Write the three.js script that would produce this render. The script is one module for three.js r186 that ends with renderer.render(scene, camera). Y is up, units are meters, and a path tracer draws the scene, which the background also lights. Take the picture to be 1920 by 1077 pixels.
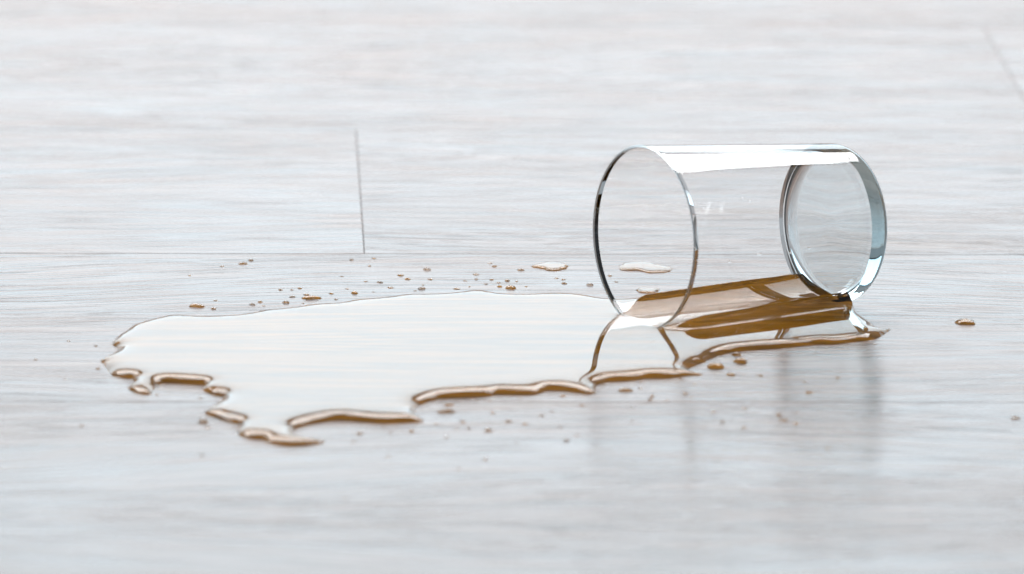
import * as THREE from 'three';
import { RectAreaLightUniformsLib } from 'three/addons/lights/RectAreaLightUniformsLib.js';

// ---------------------------------------------------------------- camera, light, exposure
const scene = new THREE.Scene();
const renderer = new THREE.WebGLRenderer({ antialias: true });
renderer.toneMapping = THREE.LinearToneMapping;
renderer.toneMappingExposure = 0.87;
renderer.shadowMap.enabled = true;
RectAreaLightUniformsLib.init();

const PITCH = THREE.MathUtils.degToRad(13), FOCAL = 12500, W = 1920, H = 1077, DIST = 2.45;   // focal length in photo pixels
const camera = new THREE.PerspectiveCamera(THREE.MathUtils.radToDeg(2 * Math.atan(H / 2 / FOCAL)), W / H, 0.05, 30);
camera.position.set(0, DIST * Math.sin(PITCH), DIST * Math.cos(PITCH));
const ROLL = THREE.MathUtils.degToRad(0.57);
camera.up.set(-Math.sin(ROLL), Math.cos(ROLL), 0);
camera.lookAt(0, 0, 0);
camera.focus = 2.44;
camera.userData.fStop = 11;
camera.updateMatrixWorld();
scene.background = new THREE.Color().setRGB(0.48, 0.50, 0.53);      // the dim room round the lit floor

function softbox(label, centre, target, w, h, rgb, radiance, glow) {
  const g = new THREE.Group();
  g.name = scene.getObjectByName('softbox_lamp') ? 'softbox_lamp_001' : 'softbox_lamp';
  g.userData = { label, category: 'softbox' };
  g.position.copy(centre);
  g.lookAt(target);                                                 // local +z towards the target
  const rim = 0.03, frameMat = new THREE.MeshStandardMaterial({ color: 0x17181a, roughness: 0.7 });
  const box = (name, sx, sy, sz, x, y, z, m) => { const b = new THREE.Mesh(new THREE.BoxGeometry(sx, sy, sz), m); b.name = name; b.position.set(x, y, z); b.castShadow = b.receiveShadow = true; g.add(b); return b; };
  box('housing', w + 2 * rim, h + 2 * rim, 0.06, 0, 0, -0.05, frameMat);
  box('frame_bar', w + 2 * rim, rim, 0.05, 0, h / 2 + rim / 2 + 0.001, 0.005, frameMat);
  box('frame_bar', w + 2 * rim, rim, 0.05, 0, -h / 2 - rim / 2 - 0.001, 0.005, frameMat);
  box('frame_bar', rim, h, 0.05, w / 2 + rim / 2 + 0.001, 0, 0.005, frameMat);
  box('frame_bar', rim, h, 0.05, -w / 2 - rim / 2 - 0.001, 0, 0.005, frameMat);
  const c = new THREE.Color().setRGB(...rgb);
  box('lamp_diffuser', w, h, 0.01, 0, 0, -0.01, new THREE.MeshStandardMaterial({ color: 0xdddddd, roughness: 0.9, emissive: c, emissiveIntensity: glow }));
  const light = new THREE.RectAreaLight(c, radiance, w, h);
  light.name = 'softbox_light';
  light.position.set(0, 0, 0.002);
  light.rotation.y = Math.PI;                                       // a RectAreaLight shines along its own -z
  g.add(light);
  scene.add(g);
  return g;
}
const V = (x, y, z) => new THREE.Vector3(x, y, z);
// a wide one standing on the floor behind the glass (its mirror image whitens floor and puddle), a second one higher up
softbox('wide low white softbox standing close above the floor behind the spilled glass', V(0, 0.725, -2.6), V(0, 0.725, 0), 5.2, 0.93, [0.57, 0.825, 0.98], 1.93, 0.2);
softbox('large white softbox hanging high above the spilled glass', V(-0.2, 1.6, -1.6), V(-0.2, 0, -1.599), 2.4, 1.7, [0.95, 0.96, 0.97], 10.5, 0.4);

// ---------------------------------------------------------------- helpers
let seed = 7;
const rnd = () => { seed = (seed * 1664525 + 1013904223) >>> 0; return seed / 4294967296; };
const hash = (x, y, s) => { let h = Math.imul(x, 374761393) ^ Math.imul(y, 668265263) ^ Math.imul(s, 2147483647 - 58); h = Math.imul(h ^ (h >>> 13), 1274126177); h ^= h >>> 16; return (h >>> 0) / 4294967296; };
function noise(x, y, s) {
  const ix = Math.floor(x), iy = Math.floor(y), fx = x - ix, fy = y - iy, u = fx * fx * (3 - 2 * fx), v = fy * fy * (3 - 2 * fy);
  const a = hash(ix, iy, s), b = hash(ix + 1, iy, s), c = hash(ix, iy + 1, s), d = hash(ix + 1, iy + 1, s);
  return a + (b - a) * u + (c - a) * v + (a - b - c + d) * u * v;
}
function streak(x, y, s) {                                          // like noise(), but each row along x has its own shift
  const iy = Math.floor(y), fy = y - iy, v = fy * fy * (3 - 2 * fy);
  const row = (j) => { const q = x + 97 * hash(j, 7, s + 31), i = Math.floor(q), f = q - i, u = f * f * (3 - 2 * f), a = hash(i, j, s); return a + (hash(i + 1, j, s) - a) * u; };
  const a = row(iy);
  return a + (row(iy + 1) - a) * v;
}
const clamp = (x, a, b) => Math.min(b, Math.max(a, x));
const smooth = (x, a, b) => { const t = clamp((x - a) / (b - a), 0, 1); return t * t * (3 - 2 * t); };
const E = camera.matrixWorld.elements;
function px(x, y, height = 0) {                                     // photo pixel -> point on the level plane at that height
  const cx = (x - W / 2) / FOCAL, cy = -(y - H / 2) / FOCAL;
  const d = V(E[0] * cx + E[4] * cy - E[8], E[1] * cx + E[5] * cy - E[9], E[2] * cx + E[6] * cy - E[10]);
  const k = (height - camera.position.y) / d.y;
  return camera.position.clone().addScaledVector(d, k);
}
function tag(o, label, category, group, kind) {
  if (label) o.userData.label = label;
  if (category) o.userData.category = category;
  if (group) o.userData.group = group;
  if (kind) o.userData.kind = kind;
  return o;
}
const MM = 0.001;

// ---------------------------------------------------------------- the tumbler: shape first, as the water is fitted to it
const R1 = 33.2 * MM, TILT = 0.047, LEN = 89 * MM, WALL = 0.62 * MM, BED = 80 * MM;
const AX = V(0.844, -TILT, -0.533).normalize();
const slope = TILT / Math.sqrt(1 - TILT * TILT);                    // taper that lets the glass lie flat on its side
const rOut = (t) => R1 - slope * t;
const rIn = (t) => rOut(t) - WALL - 1.9 * MM * clamp((t - 0.012) / (BED - 0.012), 0, 1) ** 1.5;   // the wall thickens towards the foot
const rimCentre = px(1205, 446, R1 * Math.sqrt(1 - TILT * TILT) + 0.08 * MM);
const side = V(0, 1, 0).cross(AX).normalize(), upPerp = AX.clone().cross(side).normalize();   // level, and square to the axis
const ABOUT = { rim: [], wall: [], base: [] };
const profile = [];                                                 // closed loop of [t, r, part], from the middle of the inner bed out over the rim to the middle of the foot
{
  const line = (a, b, step, part) => { const n = Math.max(1, Math.ceil(Math.hypot(b[0] - a[0], b[1] - a[1]) / step)); for (let i = 1; i <= n; i++) profile.push([a[0] + (b[0] - a[0]) * i / n, a[1] + (b[1] - a[1]) * i / n, part]); };
  const arc = (c, r, a0, a1, n, part, r2 = r) => { for (let i = 1; i <= n; i++) { const a = a0 + (a1 - a0) * i / n; profile.push([c[0] + r * Math.cos(a), c[1] + r2 * Math.sin(a), part]); } };
  const inAt = rIn;
  profile.push([BED + 0.0004, 0, 'base']);
  const fi = 0.5 * MM, fb = 0.5 * MM, ri = inAt(BED - fi);
  line([BED + 0.0004, 0], [BED, ri - fb], 1.2 * MM, 'base');
  arc([BED - fi, ri - fb], fi, 0, Math.PI / 2, 24, 'base', fb);
  const n = 74; for (let i = 1; i <= n; i++) { const t = (BED - fi) + (2.2 * MM - BED + fi) * i / n; profile.push([t, inAt(t), 'wall']); }
  const rw = 0.4 * MM, rc = rOut(0.6 * MM) - rw;                  // the lip is a fire-polished bead, thicker than the wall
  arc([rw + 0.02 * MM, rc], rw, Math.PI * 1.68, Math.PI * 0.5, 16, 'rim');
  const fo = 6.5 * MM, fr = 5 * MM, tEnd = LEN - fo;
  for (let i = 1; i <= n; i++) { const t = rw + (BED - 0.5 * MM - rw) * i / n; profile.push([t, rOut(t), 'wall']); }
  line([BED - 0.5 * MM, rOut(BED - 0.5 * MM)], [tEnd, rOut(tEnd)], 1 * MM, 'base');
  arc([tEnd, rOut(tEnd) - fr], fo, Math.PI / 2, 0, 22, 'base', fr);
  line([LEN, rOut(tEnd) - fr], [LEN - 0.3 * MM, 0], 1.2 * MM, 'base');
}
function glassSDF(x, y, z) {                                        // signed distance to the glass, negative inside it
  const qx = x - rimCentre.x, qy = y - rimCentre.y, qz = z - rimCentre.z;
  const t = qx * AX.x + qy * AX.y + qz * AX.z, r = Math.sqrt(Math.max(0, qx * qx + qy * qy + qz * qz - t * t));
  let best = 1e9, inside = false;
  for (let i = 0; i < profile.length; i++) {
    const a = profile[i], b = profile[(i + 1) % profile.length];
    const ex = b[0] - a[0], ey = b[1] - a[1], wx = t - a[0], wy = r - a[1];
    if (i < profile.length - 1) {
      const k = clamp((wx * ex + wy * ey) / (ex * ex + ey * ey + 1e-18), 0, 1), dx = wx - ex * k, dy = wy - ey * k;
      best = Math.min(best, dx * dx + dy * dy);
    }
    if ((a[1] > r) !== (b[1] > r) && t < a[0] + (r - a[1]) / (b[1] - a[1]) * ex) inside = !inside;
  }
  return (inside ? -1 : 1) * Math.sqrt(best);
}

// ---------------------------------------------------------------- the puddle: outline, then a liquid surface solved over it
const far = [[195, 665], [215, 653], [219, 646], [209, 638], [213, 630], [225, 621], [242, 608], [264, 600], [290, 593], [317, 587.5], [345, 588.5], [379, 591.5], [412, 590], [446, 587.5], [470, 583.5], [485, 579], [527, 577], [559, 572], [590, 568], [637, 565.5], [659, 559.7], [690, 558], [714, 555.8], [742, 552.7], [761, 548.8], [800, 548.8], [839, 548.2], [862, 544.8], [889, 541], [905, 540], [922, 544.5], [938, 548], [969, 549.4], [1000, 549.4], [1032, 548], [1086, 549], [1110, 553], [1146, 559], [1180, 558], [1280, 544], [1400, 526], [1510, 509], [1565, 524], [1588, 555], [1599, 574], [1614, 585], [1635, 599], [1650, 612]];
const near = [[1671, 616.5], [1660, 625.5], [1636, 637], [1610, 641], [1560, 646], [1537, 646], [1480, 652], [1425, 656], [1382, 660], [1360, 664], [1340, 670], [1320, 680], [1305, 685], [1291, 692.5], [1288, 697], [1317, 703], [1295, 704.5], [1253, 709], [1222, 710], [1180, 714.6], [1139, 717], [1124, 720.5], [1115, 725], [1117, 737], [1103, 739], [1076, 736], [1045, 733], [1028, 733], [1003, 740], [962, 741], [937, 740], [918, 743], [874, 745], [835, 747.5], [820, 750], [796, 757], [780, 765], [778, 775], [794, 790.6], [765, 793], [734, 795], [702, 794], [667, 790.6], [636, 788], [604, 792], [581, 797], [558, 803], [549, 809], [560, 820], [612, 829], [589, 833.6], [550, 837.5], [518, 834], [498, 830], [492, 826], [464, 822.6], [445, 812.5], [443, 807], [448, 800], [446, 796], [432, 793], [409, 786], [390, 778], [383, 774], [390, 767], [409, 756], [418, 747], [416, 744.5], [397, 740.6], [389, 736], [379, 731], [381, 723], [354, 721], [329, 719.6], [312, 718.7], [299, 721], [290, 729], [282, 739], [262, 739], [240, 730.5], [243, 722], [248, 711], [228, 709], [208, 704], [202, 694], [195, 684], [186, 677]];
const H0 = 2.5 * MM, LAM = 2.5 * MM;
let outline = [];
{
  const raw = [];
  for (const [x, y] of far) { const p = px(x, y, 2.1 * MM); raw.push([p.x, p.z - 2.6 * MM]); }      // the crest hides the far foot of the water
  for (const [x, y] of near) { const p = px(x, y, 0.1 * MM); raw.push([p.x, p.z]); }
  const curve = new THREE.CatmullRomCurve3(raw.map(([x, z]) => V(x, 0, z)), true, 'centripetal');
  const N = 900, pts = curve.getSpacedPoints(N).slice(0, N);
  for (let i = 0; i < N; i++) {
    const a = pts[(i + N - 1) % N], b = pts[(i + 1) % N], tx = b.x - a.x, tz = b.z - a.z, l = Math.hypot(tx, tz) || 1;
    const wob = ((noise(i * 0.16, 0.5, 5) - 0.5) * 0.9 + (noise(i * 0.45, 1.5, 6) - 0.5) * 0.4) * MM;
    outline.push([pts[i].x + tz / l * wob, pts[i].z - tx / l * wob]);
  }
}
const CELL = 0.45 * MM;
const xs = outline.map((p) => p[0]), zs = outline.map((p) => p[1]);
const X0 = Math.min(...xs) - 3 * MM, Z0 = Math.min(...zs) - 3 * MM, NX = Math.ceil((Math.max(...xs) + 3 * MM - X0) / CELL), NZ = Math.ceil((Math.max(...zs) + 3 * MM - Z0) / CELL);
const sd = new Float32Array(NX * NZ).fill(1);                       // distance to the outline, positive inside, exact near it
{
  const band = 4 * CELL, wind = new Uint8Array(NX * NZ);
  for (let i = 0; i < outline.length; i++) {
    const a = outline[i], b = outline[(i + 1) % outline.length];
    const i0 = Math.floor((Math.min(a[0], b[0]) - band - X0) / CELL), i1 = Math.ceil((Math.max(a[0], b[0]) + band - X0) / CELL), j0 = Math.floor((Math.min(a[1], b[1]) - band - Z0) / CELL), j1 = Math.ceil((Math.max(a[1], b[1]) + band - Z0) / CELL);
    const ex = b[0] - a[0], ez = b[1] - a[1], ee = ex * ex + ez * ez + 1e-18;
    for (let j = Math.max(0, j0); j <= Math.min(NZ - 1, j1); j++) for (let ii = Math.max(0, i0); ii <= Math.min(NX - 1, i1); ii++) {
      const wx = X0 + ii * CELL - a[0], wz = Z0 + j * CELL - a[1], k = clamp((wx * ex + wz * ez) / ee, 0, 1);
      const d = Math.hypot(wx - ex * k, wz - ez * k);
      if (d < sd[j * NX + ii]) sd[j * NX + ii] = d;
    }
    const jl = Math.ceil((Math.min(a[1], b[1]) - Z0) / CELL), jh = Math.ceil((Math.max(a[1], b[1]) - Z0) / CELL);
    for (let j = jl; j < jh; j++) {
      const zc = Z0 + j * CELL, xc = a[0] + (zc - a[1]) / ez * ex;
      for (let ii = Math.max(0, Math.ceil((xc - X0) / CELL)); ii < NX; ii++) wind[j * NX + ii] ^= 1;
    }
  }
  for (let k = 0; k < sd.length; k++) if (!wind[k]) sd[k] = -sd[k];
}
// Two surfaces: the puddle as it stands outside the glass, climbing its wall, and the level pool that lies inside it.
const OUT = new Float32Array(NX * NZ), IN = new Float32Array(NX * NZ), fixed = new Uint8Array(NX * NZ), pull = new Float32Array(NX * NZ), goal = new Float32Array(NX * NZ);
const polar = (x, y, z) => { const qx = x - rimCentre.x, qy = y - rimCentre.y, qz = z - rimCentre.z, t = qx * AX.x + qy * AX.y + qz * AX.z; return [t, Math.sqrt(Math.max(0, qx * qx + qy * qy + qz * qz - t * t))]; };
for (let j = 0; j < NZ; j++) for (let i = 0; i < NX; i++) {
  const k = j * NX + i, d = sd[k];
  if (d < 1.6 * CELL) { fixed[k] = 1; OUT[k] = IN[k] = d > 0 ? 1 - Math.exp(-d / LAM) : d / LAM; continue; }
  OUT[k] = IN[k] = 1;
  const x = X0 + i * CELL, z = Z0 + j * CELL, [t, rLow] = polar(x, H0, z);
  const along = smooth(t, 0, 0.7 * MM) * (1 - smooth(t, LEN - 2 * MM, LEN - 1 * MM));
  const climb = smooth(t, -3 * MM, 17 * MM);                       // low at the mouth, where the water runs out over the lip
  goal[k] = 1.2 + 1.2 * climb;
  if (along > 0) pull[k] = 1.5 * along * smooth(rOut(t) - polar(x, (3 + 3.6 * climb) * MM, z)[1], -0.2 * MM, 0.35 * MM) * (t > BED ? 1 : smooth(rLow - rIn(t), -0.5 * MM, 0.1 * MM));
}
for (const [U, drawn] of [[OUT, 1], [IN, 0]]) {
  const c = CELL * CELL / (LAM * LAM);
  for (let it = 0; it < 160; it++) for (let j = 1; j < NZ - 1; j++) for (let i = 1; i < NX - 1; i++) {
    const k = j * NX + i;
    if (fixed[k]) continue;
    const p = drawn * pull[k], v = (U[k - 1] + U[k + 1] + U[k - NX] + U[k + NX] + c + p * goal[k]) / (4 + c + p);
    U[k] += 1.5 * (v - U[k]);
  }
}
const rise = (u) => H0 * (u < 1 ? u * (1.1 - 0.1 * u) : 1 + 0.5 * (u - 1) + 0.55 * (u - 1) ** 3);
const HO = OUT.map((u) => rise(u)), HI = new Float32Array(NX * NZ);
for (let k = 0; k < HI.length; k++) {                               // just inside the mouth the two are one
  const t = polar(X0 + (k % NX) * CELL, H0, Z0 + Math.floor(k / NX) * CELL)[0], w = smooth(t, 0, 4 * MM);
  HI[k] = HO[k] * (1 - w) + rise(IN[k]) * w;
}
function sample(A, x, z) {                                          // smooth (cubic) reading of a grid
  const gx = clamp((x - X0) / CELL, 1, NX - 3), gz = clamp((z - Z0) / CELL, 1, NZ - 3), i = Math.floor(gx), j = Math.floor(gz), fx = gx - i, fz = gz - j;
  const w = (f) => [((1 - f) ** 3) / 6, (3 * f ** 3 - 6 * f * f + 4) / 6, (-3 * f ** 3 + 3 * f * f + 3 * f + 1) / 6, f ** 3 / 6];
  const wx = w(fx), wz = w(fz);
  let s = 0;
  for (let b = 0; b < 4; b++) for (let a = 0; a < 4; a++) s += wx[a] * wz[b] * A[(j + b - 1) * NX + i + a - 1];
  return s;
}
const inGrid = (x, z) => x > X0 + 2 * CELL && z > Z0 + 2 * CELL && x < X0 + (NX - 4) * CELL && z < Z0 + (NZ - 4) * CELL;
const waterAt = (A, x, z) => (inGrid(x, z) ? sample(A, x, z) : -MM);

// ---------------------------------------------------------------- where the splashed drops lie
const dropGeos = [], dropRad = [];
for (let v = 0; v < 9; v++) {                                        // flat domes one unit across with uneven outlines; the last two are flat films
  const NA = v > 6 ? 60 : 30, NR = v > 6 ? 16 : 9, pos = [], idx = [], s = 100 + v * 13;
  const rad = (a) => 0.5 * (1 + (v > 6 ? 0.5 : 0.26) * (noise(2 + 1.3 * Math.cos(a), 2 + 1.3 * Math.sin(a), s) - 0.5) * 2 + 0.16 * (noise(4 + 2.6 * Math.cos(a), 4 + 2.6 * Math.sin(a), s + 1) - 0.5) * 2);
  dropRad.push(rad);
  pos.push(0, 1, 0);
  for (let r = 1; r <= NR; r++) for (let k = 0; k < NA; k++) {
    const a = k / NA * 2 * Math.PI, f = Math.sin(r / NR * Math.PI / 2), q = rad(a) * f;
    pos.push(q * Math.cos(a), r === NR ? -0.12 : v > 6 ? (1 - f ** 7) ** 0.6 : (1 - f * f) ** 0.62, q * Math.sin(a));
  }
  for (let k = 0; k < NA; k++) {
    const n = (k + 1) % NA;
    idx.push(0, 1 + n, 1 + k);
    for (let r = 0; r < NR - 1; r++) { const a = 1 + r * NA + k, b = 1 + r * NA + n, c = a + NA, d = b + NA; idx.push(a, b, d, a, d, c); }
  }
  const g = new THREE.BufferGeometry();
  g.setAttribute('position', new THREE.Float32BufferAttribute(pos, 3));
  g.setIndex(idx);
  g.computeVertexNormals();
  dropGeos.push(g);
}
// photo x, y and width in pixels; then depth over width, and height in millimetres, where they differ from the usual
const behind = [[400, 580, 14], [548, 557, 14], [536, 568, 18], [574, 553, 15], [568, 569, 7], [547, 544, 8], [525, 544, 11], [562, 541, 12], [495, 574, 8], [473, 572, 16, 0.5], [487, 567, 12], [621, 551, 13], [630, 562, 8], [456, 495, 20], [470, 489, 13], [416, 500, 10], [404, 564, 11], [355, 517, 9], [665, 550, 17], [650, 542, 9], [700, 548, 6], [732, 540, 17, 0.7], [712, 530, 14], [751, 517, 17], [764, 524, 15], [807, 524, 14], [791, 542, 17], [778, 546, 8], [856, 542, 19, 0.7], [880, 538, 6], [892, 515, 18], [893, 524, 9], [872, 527, 9], [911, 533, 8], [641, 519, 9], [659, 488, 12], [701, 485, 10], [693, 499, 8], [793, 535, 6], [686, 528, 8], [801, 506, 18, 0.5], [922, 525, 10], [951, 527, 13], [935, 531, 10], [937, 538, 13], [969, 528, 8], [987, 538, 8], [1044, 522, 10], [1056, 525, 10], [1058, 532, 15, 0.6], [1106, 535, 16], [919, 494, 12], [927, 500, 13], [976, 507, 18, 0.5], [1144, 518, 10], [1155, 529, 10]];
const before = [[1055, 743, 15], [1091, 761, 11], [1223, 744, 12], [1219, 750, 13], [1015, 780, 15], [985, 796, 14], [954, 791, 15], [1051, 802, 13], [1062, 827, 15], [970, 831, 8], [1082, 817, 10], [1285, 739, 12], [1296, 745, 8], [1130, 724, 8], [1202, 717, 8], [1201, 729, 11], [1276, 711, 10], [1303, 720, 9], [1185, 765, 9], [1185, 790, 8], [1035, 771, 8], [924, 775, 13], [921, 808, 11], [1251, 751, 8], [842, 760, 26, 0.5], [885, 749, 13, 0.6], [918, 753, 8], [867, 792, 13], [856, 804, 10], [879, 804, 12], [915, 808, 17], [772, 809, 13], [719, 801, 9], [674, 814, 15], [732, 811, 8], [837, 821, 9], [663, 829, 9], [828, 752, 7], [818, 796, 8], [389, 802, 13], [376, 747, 10], [378, 854, 10], [294, 741, 9], [183, 692, 10], [179, 649, 9], [128, 640, 9], [66, 675, 9], [122, 712, 9], [152, 799, 9], [728, 857, 10], [910, 862, 13], [860, 880, 9], [1571, 709, 12], [1509, 716, 9], [1517, 737, 17, 0.6], [1337, 773, 12], [1396, 767, 15], [1461, 779, 16], [1492, 795, 14], [1395, 803, 13], [1640, 646, 9], [1427, 705, 11], [1495, 774, 9], [1355, 792, 13], [1552, 842, 10], [648, 934, 9]];
const singles = [
  [368, 575, 30, 0.7, 1.1, 'elongated brown-edged water drop behind the narrow end of the puddle'],
  [582, 560, 38, 0.7, 1.1, 'widest brown water drop just behind the far edge of the puddle'],
  [958, 541, 24, 0.9, 1.1, 'oval amber water drop behind the bump of the far puddle edge'],
  [1036, 501, 76, 0.9, 0.7, 'broad flat bright water patch on the floor behind the puddle', 1],
  [1205, 501, 104, 1, 0.7, 'large ragged bright water patch seen through the glass rim', 1],
  [1212, 545, 50, 0.9, 0.6, 'small bright water patch against the far side of the glass', 1],
  [1811, 605, 42, 1.05, 1.5, 'lone water drop on the dry floor beyond the base of the glass'],
  [1172, 733, 28, 0.6, 1.0, 'red-brown elongated drop in front of the reflected glass rim'],
  [838, 773, 36, 0.5, 1.0, 'long brown streak of water near the step in the front puddle edge'],
  [381, 792, 23, 0.9, 1.1, 'round brown drop beside the forked lobe of the puddle'],
  [1381, 666, 18, 1, 1.0, 'smallest of three drops clustered before the glass side puddle edge'],
  [1390, 679, 32, 1, 1.5, 'middle sized of three drops clustered before the glass side puddle edge'],
  [1342, 689, 38, 1, 1.6, 'largest of three drops clustered before the glass side puddle edge'],
  [1371, 703, 20, 0.8, 0.7, 'faint thin drop in front of the three clustered drops'],
  [1470, 789, 20, 0.5, 0.6, 'reddish smear-like drop on the plank before the glass'],
  [1905, 785, 18, 0.7, 0.7, 'pale drop far to the side of the glass base on the near plank'],
];
const spots = [];
function spot([x, y, w, deep, high, , film], label, group) {
  const p = px(x, y), width = (group ? 0.78 : 0.9) * w / FOCAL * camera.position.distanceTo(p), turn = (rnd() - 0.5) * 0.7 + (rnd() < 0.5 ? Math.PI : 0);
  spots.push({ x: p.x, z: p.z, shape: film ? 7 + spots.length % 2 : spots.length % 7, width, depth: width * (deep ?? 0.55 + 0.7 * rnd() * rnd()), high: (high ?? clamp(w * (0.02 + 0.03 * rnd()), 0.15, 0.8)) * MM, cos: Math.cos(turn), sin: Math.sin(turn), turn, label, group });
}
for (const d of singles) spot(d, d[5]);
const where = (list, names) => { for (const d of list) { const [, text] = names.find(([test]) => test(d[0], d[1])); spot(d, `tiny water drop ${text}`, `tiny drops ${text}`); } };
where(behind, [[(x) => x < 515, 'behind the narrow end of the puddle'], [(x, y) => y < 505 && x < 850, 'close to the long seam behind the puddle'], [(x) => x < 725, 'along the rising far edge of the puddle'], [(x) => x < 1000, 'behind the bump in the far edge of the puddle'], [() => true, 'between the bright water patch and the glass rim']]);
where(before, [[(x) => x < 400, 'around the small lobes at the narrow end of the puddle'], [(x) => x < 940, 'in front of the long front lobe of the puddle'], [(x) => x < 1310, 'in front of the reflected glass rim'], [() => true, 'in front of the side of the glass']]);
function wetAt(x, z, list) {                                        // positive where water stands on the floor
  const gx = (x - X0) / CELL, gz = (z - Z0) / CELL, i = Math.floor(gx), j = Math.floor(gz);
  let f = -1;
  if (i >= 0 && j >= 0 && i < NX - 1 && j < NZ - 1) { const fx = gx - i, fz = gz - j, k = j * NX + i; f = (sd[k] * (1 - fx) + sd[k + 1] * fx) * (1 - fz) + (sd[k + NX] * (1 - fx) + sd[k + NX + 1] * fx) * fz; }
  for (const d of list) {
    const dx = x - d.x, dz = z - d.z, lx = (dx * d.cos - dz * d.sin) / d.width, lz = (dx * d.sin + dz * d.cos) / d.depth;
    f = Math.max(f, (dropRad[d.shape](Math.atan2(lz, lx)) - Math.hypot(lx, lz)) * Math.min(d.width, d.depth));
  }
  return f;
}

// cut triangles along the zero line of a value per vertex; a vertex is an array of numbers
function cut(tri, f, neg, pos) {
  const s = tri.map(f), below = s.map((v) => v < 0);
  const n = below.filter(Boolean).length;
  if (n === 3) return neg.push(tri);
  if (n === 0) return pos.push(tri);
  const lone = n === 1 ? below.indexOf(true) : below.indexOf(false), a = tri[lone], b = tri[(lone + 1) % 3], c = tri[(lone + 2) % 3];
  const mix = (p, q, sp, sq) => { const k = sp / (sp - sq); return p.map((v, i) => v + (q[i] - v) * k); };
  const ab = mix(a, b, s[lone], s[(lone + 1) % 3]), ac = mix(a, c, s[lone], s[(lone + 2) % 3]);
  const one = [[a, ab, ac]], two = [[ab, b, c], [ab, c, ac]];
  (n === 1 ? neg : pos).push(...one); (n === 1 ? pos : neg).push(...two);
}
function build(lists) {                                             // [[triangles], ...] -> one geometry with a group for each list; vertex = position, normal
  const pos = [], nor = [], geo = new THREE.BufferGeometry();
  let at = 0;
  lists.forEach((list, g) => {
    for (const tri of list) for (const v of tri) { pos.push(v[0], v[1], v[2]); nor.push(v[3], v[4], v[5]); }
    if (list.length) geo.addGroup(at, list.length * 3, g);
    at += list.length * 3;
  });
  geo.setAttribute('position', new THREE.Float32BufferAttribute(pos, 3));
  geo.setAttribute('normal', new THREE.Float32BufferAttribute(nor, 3));
  return geo;
}
// ---------------------------------------------------------------- floor of laminate planks
const PL = 1.29, PW = px(683, 476).distanceTo(px(696, 754));
function plankTextures(s) {
  const w = 2048, h = 1024, col = new Uint8Array(w * h * 4), bmp = new Uint8Array(w * h * 4), rgh = new Uint8Array(w * h * 4);
  const knotX = 0.2 + 0.8 * hash(1, 2, s), knotZ = 0.06 + 0.12 * hash(3, 4, s);
  for (let j = 0; j < h; j++) for (let i = 0; i < w; i++) {
    const x = i / w * PL, z = j / h * PW, k = (j * w + i) * 4;
    const warp = (noise(x * 3.1, z * 9, s) - 0.5) * 0.05 + (noise(x * 9, z * 26, s + 1) - 0.5) * 0.012;
    const zz = z + warp;
    const dx = (x - knotX) / 0.22, dz = (z - knotZ) / 0.05, knot = Math.exp(-dx * dx - dz * dz);
    const ring = 0.5 + 0.5 * Math.sin((zz + knot * 0.03) * 420 + 5 * noise(x * 2, z * 14, s + 2));
    const broad = streak(x * 2.6, zz * 30, s + 3), mid = streak(x * 7, zz * 130, s + 4), fine = streak(x * 14, zz * 520, s + 5), hair = streak(x * 38, zz * 1500, s + 6);
    const wx = x + 0.02 * (noise(x * 23, z * 61, s + 12) - 0.5) + 0.4 * (z - warp), wz = z + 0.012 * (noise(x * 19, z * 47, s + 13) - 0.5) + 0.06 * x;
    const fleck = 0.6 * streak(wx * 55, wz * 240, s + 7) + 0.4 * streak(wx * 97 - wz * 60, wz * 410 + wx * 9, s + 14), blot = 0.6 * streak(wx * 16, wz * 34, s + 8) + 0.4 * streak(wx * 29 + wz * 40, wz * 71 - wx * 13, s + 15);
    const pore = smooth(streak(x * 70, zz * 1100, s + 9), 0.74, 0.9) * smooth(broad, 0.2, 0.7);
    const tone = clamp(0.5 + 0.06 * (broad - 0.5) + 0.1 * (mid - 0.5) + 0.2 * (blot - 0.5) + 0.3 * (fleck - 0.5) + 0.36 * (fine - 0.5) + 0.42 * (hair - 0.5) + 0.08 * (ring - 0.5) - 0.35 * pore, 0, 1);
    // the print's tone; the laminate's own colour, dry or soaked, multiplies it
    col[k] = 132 + 118 * tone; col[k + 1] = 130 + 118 * tone; col[k + 2] = 128 + 118 * tone; col[k + 3] = 255;
    const relief = 0.5 + 0.45 * (fine - 0.5) + 0.45 * (hair - 0.5) + 0.32 * (mid - 0.5) + 0.4 * (fleck - 0.5) - 0.5 * pore;
    bmp[k] = bmp[k + 1] = bmp[k + 2] = 255 * clamp(relief, 0, 1); bmp[k + 3] = 255;
    const r = 0.5 + 0.24 * (blot - 0.5) + 0.14 * (fleck - 0.5) + 0.1 * (broad - 0.5) + 0.1 * (mid - 0.5) + 0.14 * (fine - 0.5) + 0.25 * pore;
    rgh[k] = rgh[k + 1] = rgh[k + 2] = 255 * clamp(r, 0, 1); rgh[k + 3] = 255;
  }
  return [col, bmp, rgh].map((data, n) => {
    const t = new THREE.DataTexture(data, w, h);
    t.wrapS = t.wrapT = THREE.MirroredRepeatWrapping;
    t.magFilter = THREE.LinearFilter; t.minFilter = THREE.LinearMipmapLinearFilter; t.generateMipmaps = true;
    if (n === 0) t.colorSpace = THREE.SRGBColorSpace;
    t.needsUpdate = true;
    return t;
  });
}
const plankMats = [11, 47, 83].map((s) => {
  const [map, bump, rough] = plankTextures(s);
  return new THREE.MeshPhysicalMaterial({ color: new THREE.Color().setRGB(0.31, 0.215, 0.172), map, bumpMap: bump, bumpScale: 0.00017, roughnessMap: rough, roughness: 0.45, ior: 1.32 });
});
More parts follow.
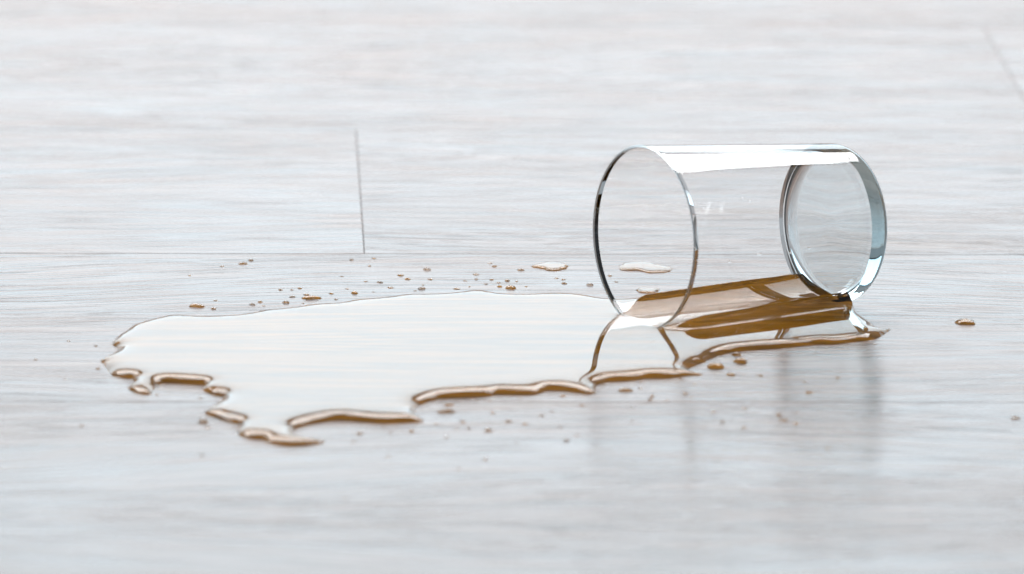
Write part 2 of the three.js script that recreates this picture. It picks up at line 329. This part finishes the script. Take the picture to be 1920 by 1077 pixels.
const soakedMats = plankMats.map((m) => { const w = m.clone(); w.ior = 1.09; w.color.setRGB(0.475, 0.208, 0.016); return w; });      // soaked: its limed surface turns clear and the brown wood shows
// A board with chamfered edges, top at y = 0, centred. Where water stands on it, its top is a water-to-laminate surface (second group).
function plankGeometry(u0, v0, flipU, flipV, toWorld) {
  const b = 0.27 * MM, g = 0.04 * MM, T = 8 * MM, a = PL / 2 - g, c = PW / 2 - g;
  const ring = (x, z, y) => [[-x, y, -z], [x, y, -z], [x, y, z], [-x, y, z]];
  const top = ring(a - b, c - b, 0), edge = ring(a, c, -b), low = ring(a, c, -T), sets = [{ pos: [], nor: [], uv: [] }, { pos: [], nor: [], uv: [] }];
  const put = (set, p, n) => { set.pos.push(p[0], p[1], p[2]); set.nor.push(...n); set.uv.push(u0 + flipU * (p[0] / PL + 0.5), v0 + flipV * (p[2] / PW + 0.5)); };
  const quad = (p, q, r, s) => {
    const n = V(...q).sub(V(...p)).cross(V(...s).sub(V(...p))).normalize().toArray();
    for (const k of [p, q, r, p, r, s]) put(sets[0], k, n);
  };
  for (let i = 0; i < 4; i++) { const j = (i + 1) % 4; quad(edge[j], edge[i], top[i], top[j]); quad(low[j], low[i], edge[i], edge[j]); }
  const w = V(0, 0, 0), wet = (x, z, list) => { w.set(x, 0, z).applyMatrix4(toWorld); return wetAt(w.x, w.z, list); };
  const flat = (set, tri) => { for (const p of tri) put(set, p, [0, 1, 0]); };
  (function split(x0, z0, x1, z1, list) {
    const mx = (x0 + x1) / 2, mz = (z0 + z1) / 2, reach = Math.hypot(x1 - x0, z1 - z0) / 2;
    w.set(mx, 0, mz).applyMatrix4(toWorld);
    const cx = w.x, cz = w.z, close = list.filter((d) => Math.hypot(d.x - cx, d.z - cz) < reach + 0.75 * Math.max(d.width, d.depth));
    const onPuddle = cx > X0 - reach && cz > Z0 - reach && cx < X0 + NX * CELL + reach && cz < Z0 + NZ * CELL + reach;
    const p = [[x0, 0, z0], [x0, 0, z1], [x1, 0, z1], [x1, 0, z0]], v = p.map((q) => wet(q[0], q[2], close)), vm = wet(mx, mz, close);
    const large = Math.max(x1 - x0, z1 - z0) > 0.6 * MM;
    const crossed = v.some((q) => q > 0) !== v.every((q) => q > 0);
    if (large && (crossed || close.length || (onPuddle && (reach > 4 * MM || Math.abs(vm) < reach + 3 * CELL)))) {
      if (x1 - x0 > 2 * (z1 - z0)) { split(x0, z0, mx, z1, close); split(mx, z0, x1, z1, close); }
      else { split(x0, z0, mx, mz, close); split(mx, z0, x1, mz, close); split(x0, mz, mx, z1, close); split(mx, mz, x1, z1, close); }
      return;
    }
    const tris = [[p[0], p[1], p[2]], [p[0], p[2], p[3]]];
    if (!crossed) { for (const t of tris) flat(sets[v[0] > 0 ? 1 : 0], t); return; }
    const dry = [], under = [];
    for (const t of tris) cut(t, (q) => wet(q[0], q[2], close), dry, under);
    for (const t of dry) flat(sets[0], t);
    for (const t of under) flat(sets[1], t);
  })(-(a - b), -(c - b), a - b, c - b, spots);
  const geo = new THREE.BufferGeometry(), n0 = sets[0].pos.length / 3, n1 = sets[1].pos.length / 3;
  for (const [name, key, size] of [['position', 'pos', 3], ['normal', 'nor', 3], ['uv', 'uv', 2]]) geo.setAttribute(name, new THREE.Float32BufferAttribute(sets[0][key].concat(sets[1][key]), size));
  geo.addGroup(0, n0, 0);
  if (n1) geo.addGroup(n0, n1, 1);
  return geo;
}
{
  const floor = new THREE.Group();
  floor.name = 'floor';
  tag(floor, 'pale limed wood laminate floor of wide planks, brown where wet', null, null, 'structure');
  const seamMid = px(683, 476), seamEnd = px(667, 240);
  floor.position.copy(seamMid);
  floor.rotation.y = Math.atan2(seamMid.x - seamEnd.x, seamMid.z - seamEnd.z);
  floor.updateMatrix();
  const own = floor.matrix.clone().invert();
  // row 0 lies just this side of the far seam; its far long edge is z = 0 in the floor's own axes
  const jointAcross = 0, upperJoint = px(1895, 140).applyMatrix4(own).x;
  const sub = new THREE.Mesh(new THREE.BoxGeometry(7, 0.02, 6.2), new THREE.MeshStandardMaterial({ color: 0x2a2119, roughness: 0.95 }));
  sub.name = 'subfloor'; sub.position.set(0, -0.0182, -0.7); sub.receiveShadow = true; floor.add(sub);
  let n = 0;
  for (let row = -11; row <= 9; row++) {
    const z = (row + 0.5) * PW;
    const shift = row === -1 ? jointAcross : row === -2 ? upperJoint : row === 0 ? 0.53 : (hash(row, 5, 3) - 0.5) * PL;
    for (let k = -3; k <= 2; k++) {
      const x = shift + (k + 0.5) * PL;
      if (Math.abs(x) > 3.2) continue;
      const i = ((row + 20) * 5 + k + 9) % 3;
      const at = V(x, -(rnd() * 0.04) * MM, z), toWorld = floor.matrix.clone().multiply(new THREE.Matrix4().makeTranslation(x, at.y, z));
      const m = new THREE.Mesh(plankGeometry(Math.floor(rnd() * 20) / 20, Math.floor(rnd() * 20) / 20, rnd() < 0.5 ? 1 : -1, rnd() < 0.5 ? 1 : -1, toWorld), [plankMats[i], soakedMats[i]]);
      m.name = n ? `plank_${String(n).padStart(3, '0')}` : 'plank'; n++;
      m.position.copy(at);
      m.castShadow = m.receiveShadow = true;
      floor.add(m);
    }
  }
  scene.add(floor);
}

// ---------------------------------------------------------------- water and glass
const waterMat = new THREE.MeshPhysicalMaterial({ color: 0xffffff, roughness: 0, ior: 1.333, transmission: 1, thickness: 0.003 });
const glassMat = new THREE.MeshPhysicalMaterial({ color: 0xffffff, roughness: 0, ior: 1.5, transmission: 1, thickness: 0.009, attenuationColor: new THREE.Color().setRGB(0.42, 0.56, 0.6), attenuationDistance: 0.06 });
const rimMat = new THREE.MeshPhysicalMaterial({ color: 0xffffff, roughness: 0, ior: 1.5, transmission: 1, thickness: 0.0007, attenuationColor: new THREE.Color().setRGB(0.36, 0.5, 0.56), attenuationDistance: 0.0022 });     // light runs far along the lip: it takes on the deep tint of the glass
const wallMat = new THREE.MeshPhysicalMaterial({ color: 0xffffff, roughness: 0, ior: 1.5, transmission: 1, thickness: 0 });      // thin walls bend no light
const glassInWater = new THREE.MeshPhysicalMaterial({ color: 0xffffff, roughness: 0, ior: 1.5 / 1.333, transmission: 1, thickness: 0.0011 });
{
  const wet = [], drop = [];
  const middle = (t) => (t < 0 ? 1e-6 : t > BED ? rOut(t) : (rOut(t) + rIn(t)) / 2);
  for (const [A, inside] of [[HO, false], [HI, true]]) {
    const vert = new Array(NX * NZ);
    const vertex = (i, j) => {
      const k = j * NX + i;
      if (vert[k]) return vert[k];
      const x = X0 + i * CELL, z = Z0 + j * CELL, e = 0.5 * CELL, y = sample(A, x, z);
      const n = V(-(sample(A, x + e, z) - sample(A, x - e, z)) / CELL, 1, -(sample(A, x, z + e) - sample(A, x, z - e)) / CELL).normalize();
      return (vert[k] = [x, y, z, n.x, n.y, n.z]);
    };
    for (let j = 3; j < NZ - 4; j++) for (let i = 3; i < NX - 4; i++) {
      const k = j * NX + i;
      if (Math.max(sd[k], sd[k + 1], sd[k + NX], sd[k + NX + 1]) < -2 * CELL) continue;
      const [t, r] = polar(X0 + i * CELL, H0, Z0 + j * CELL), nearGlass = t > -3 * MM && t < LEN + 3 * MM && r < 0.042;
      if (inside && !nearGlass) continue;
      const a = vertex(i, j), b = vertex(i + 1, j), c = vertex(i + 1, j + 1), d = vertex(i, j + 1);
      if (Math.max(a[1], b[1], c[1], d[1]) < -0.2 * MM) continue;
      for (const tri of (i + j) & 1 ? [[a, d, b], [b, d, c]] : [[a, d, c], [a, c, b]]) {
        const over = [];
        cut(tri, (v) => -(v[1] + 0.1 * MM), over, drop);           // the foot runs a tenth of a millimetre into the floor
        for (const o of over) {
          if (!nearGlass) { wet.push(o); continue; }
          const past = [], before = [];                            // past and before the plane of the mouth
          cut(o, (v) => polar(v[0], v[1], v[2])[0], before, past);
          if (!inside) wet.push(...before);
          for (const q of past) {
            const rest = [];
            cut(q, (v) => polar(v[0], v[1], v[2])[0] - LEN, rest, inside ? drop : wet);
            for (const f of rest) {
              const gap = (v) => { const [tt, rr] = polar(v[0], v[1], v[2]); return rr - middle(Math.max(0, tt)); };
              if (!inside) cut(f, gap, drop, wet);
              else { const low = []; cut(f, gap, low, drop); for (const g of low) cut(g, (v) => polar(v[0], v[1], v[2])[0] - BED, wet, drop); }
            }
          }
        }
      }
    }
  }
  const puddle = new THREE.Mesh(build([wet]), waterMat);
  puddle.name = 'water_puddle';
  puddle.castShadow = puddle.receiveShadow = true;
  tag(puddle, 'large clear water puddle with lobed brown edge spilling from the glass', 'puddle');
  scene.add(puddle);
}

// ---------------------------------------------------------------- the tumbler's meshes
{
  const angles = [];
  for (let a = -52; a < 52; a += 0.65) angles.push(a);
  for (let a = 52; a < 308; a += 1.6) angles.push(a);
  const P = profile.length;
  const nrm = profile.map((p, i) => {                               // outward normal of the loop in (t, r)
    const a = profile[Math.max(0, i - 1)], b = profile[Math.min(P - 1, i + 1)];
    let nt = b[1] - a[1], nr = -(b[0] - a[0]); const l = Math.hypot(nt, nr) || 1; nt /= l; nr /= l;
    if (i === 0) return [-1, 0]; if (i === P - 1) return [1, 0];
    return [nt, nr];
  });
  // the loop runs from the bed outwards to the rim, and back along the outside: its outward side is on the left
  const sgn = (() => { const i = profile.findIndex((p, k) => p[2] === 'wall' && k > P / 2); return nrm[i][1] > 0 ? 1 : -1; })();
  const point = (i, a) => {
    const [t, r] = profile[i], c = Math.cos(a * Math.PI / 180), s = Math.sin(a * Math.PI / 180);      // a = 0 is the lowest line
    const dx = side.x * s - upPerp.x * c, dy = side.y * s - upPerp.y * c, dz = side.z * s - upPerp.z * c;
    const nt = i === 0 ? -1 : i === P - 1 ? 1 : sgn * nrm[i][0], nr = i === 0 || i === P - 1 ? 0 : sgn * nrm[i][1];
    return [rimCentre.x + AX.x * t + dx * r, rimCentre.y + AX.y * t + dy * r, rimCentre.z + AX.z * t + dz * r, AX.x * nt + dx * nr, AX.y * nt + dy * nr, AX.z * nt + dz * nr];
  };
  const rows = angles.map((a) => profile.map((_, i) => point(i, a)));
  const parts = { rim: [[], []], wall: [[], []], base: [[], []] };
  const overOut = (v) => v[1] - waterAt(HO, v[0], v[2]), overIn = (v) => v[1] - waterAt(HI, v[0], v[2]), none = [];
  const rimAt = profile.findIndex((p) => p[2] === 'rim');
  for (let k = 0; k < rows.length; k++) {
    const A = rows[k], B = rows[(k + 1) % rows.length];
    for (let i = 0; i < P - 1; i++) {
      const [dry, wet] = parts[profile[i + 1][2]];
      for (let tri of [[A[i], A[i + 1], B[i + 1]], [A[i], B[i + 1], B[i]]]) {
        if (tri.some((v, m) => tri.some((w, q) => q > m && Math.abs(v[0] - w[0]) + Math.abs(v[1] - w[1]) + Math.abs(v[2] - w[2]) < 1e-9))) continue;
        const e1 = V(tri[1][0] - tri[0][0], tri[1][1] - tri[0][1], tri[1][2] - tri[0][2]), e2 = V(tri[2][0] - tri[0][0], tri[2][1] - tri[0][1], tri[2][2] - tri[0][2]), f = e1.cross(e2);
        if (f.x * (tri[0][3] + tri[1][3] + tri[2][3]) + f.y * (tri[0][4] + tri[1][4] + tri[2][4]) + f.z * (tri[0][5] + tri[1][5] + tri[2][5]) < 0) tri = [tri[0], tri[2], tri[1]];
        if (Math.min(tri[0][1], tri[1][1], tri[2][1]) > 11 * MM) { dry.push(tri); continue; }
        const inner = i + 1 < rimAt, [own, other] = inner ? [overIn, overOut] : [overOut, overIn];
        if (profile[i + 1][2] !== 'wall') { cut(tri, own, wet, dry); continue; }
        // a wall wet on this side has no surface of its own; wet on the other side alone, it is where that water ends
        const open = [];
        cut(tri, own, none, open);
        for (const o of open) cut(o, other, wet, dry);
      }
    }
  }
  // rings inside the wall that end the solid lip and the solid foot
  const last = (part, from, to) => { let k = -1; for (let i = from; i < to; i++) if (profile[i][2] === part) k = i; return k; };
  const rimEnd = last('rim', 0, P), bedEnd = last('base', 0, rimAt), footStart = last('wall', rimEnd, P);
  for (const [part, p, q, way] of [['rim', rimAt, rimEnd, 1], ['base', bedEnd, footStart, -1]]) for (let k = 0; k < rows.length; k++) {
    const n = [AX.x * way, AX.y * way, AX.z * way], flat = (v) => [v[0], v[1], v[2], ...n], A = rows[k], B = rows[(k + 1) % rows.length];
    const quad = way > 0 ? [[A[p], A[q], B[q]], [A[p], B[q], B[p]]] : [[A[p], B[q], A[q]], [A[p], B[p], B[q]]];
    for (const t of quad) cut(t.map(flat), overOut, parts[part][1], parts[part][0]);
  }
  const tumbler = new THREE.Group();
  tumbler.name = 'glass_tumbler';
  tumbler.position.set(rimCentre.x, 0, rimCentre.z);
  tag(tumbler, 'clear drinking glass tumbler tipped on its side in the water', 'glass');
  for (const name of ['wall', 'base', 'rim']) {
    const geo = build(parts[name]);
    geo.translate(-rimCentre.x, 0, -rimCentre.z);
    const m = new THREE.Mesh(geo, name === 'wall' ? [wallMat, waterMat] : name === 'rim' ? [rimMat, glassInWater] : [glassMat, glassInWater]);
    m.name = name;
    m.castShadow = m.receiveShadow = true;
    tumbler.add(m);
  }
  scene.add(tumbler);
}

// ---------------------------------------------------------------- splashed drops
spots.forEach((d, n) => {
  const m = new THREE.Mesh(dropGeos[d.shape], waterMat);
  m.name = n ? `water_drop_${String(n).padStart(3, '0')}` : 'water_drop';
  m.position.set(d.x, 0, d.z);
  m.rotation.y = d.turn;
  m.scale.set(d.width, d.high, d.depth);
  m.castShadow = m.receiveShadow = true;
  tag(m, d.label, 'water drop', d.group);
  scene.add(m);
});

// ---------------------------------------------------------------- small beads of water clinging to the wall of the glass
[[16, -84, 1.6, 'at mid height closest to its mouth'], [29, -87, 2.4, 'at mid height, longest of its beads'], [43, -86, 1.4, 'at mid height, shortest of its row'], [51, -88, 2.0, 'at mid height closest to its foot'], [24, -124, 1.1, 'under its bright strip, smaller of two'], [27, -122, 1.5, 'under its bright strip, larger of two']].forEach(([t, a, w, text], n) => {
  const c = Math.cos(a * Math.PI / 180), d = Math.sin(a * Math.PI / 180), out = side.clone().multiplyScalar(d).addScaledVector(upPerp, -c), r = rOut(t * MM) - 0.03 * MM;
  const m = new THREE.Mesh(dropGeos[n % 7], waterMat);
  m.name = `water_drop_${String(spots.length + n).padStart(3, '0')}`;
  m.position.copy(rimCentre).addScaledVector(AX, t * MM).addScaledVector(out, r);
  m.quaternion.setFromRotationMatrix(new THREE.Matrix4().makeBasis(AX, out, AX.clone().cross(out).normalize()));
  m.scale.set(w * MM, 0.25 * MM, 0.6 * MM);
  m.castShadow = m.receiveShadow = true;
  tag(m, `tiny water bead on the glass ${text}`, 'water drop');
  scene.add(m);
});

renderer.render(scene, camera);
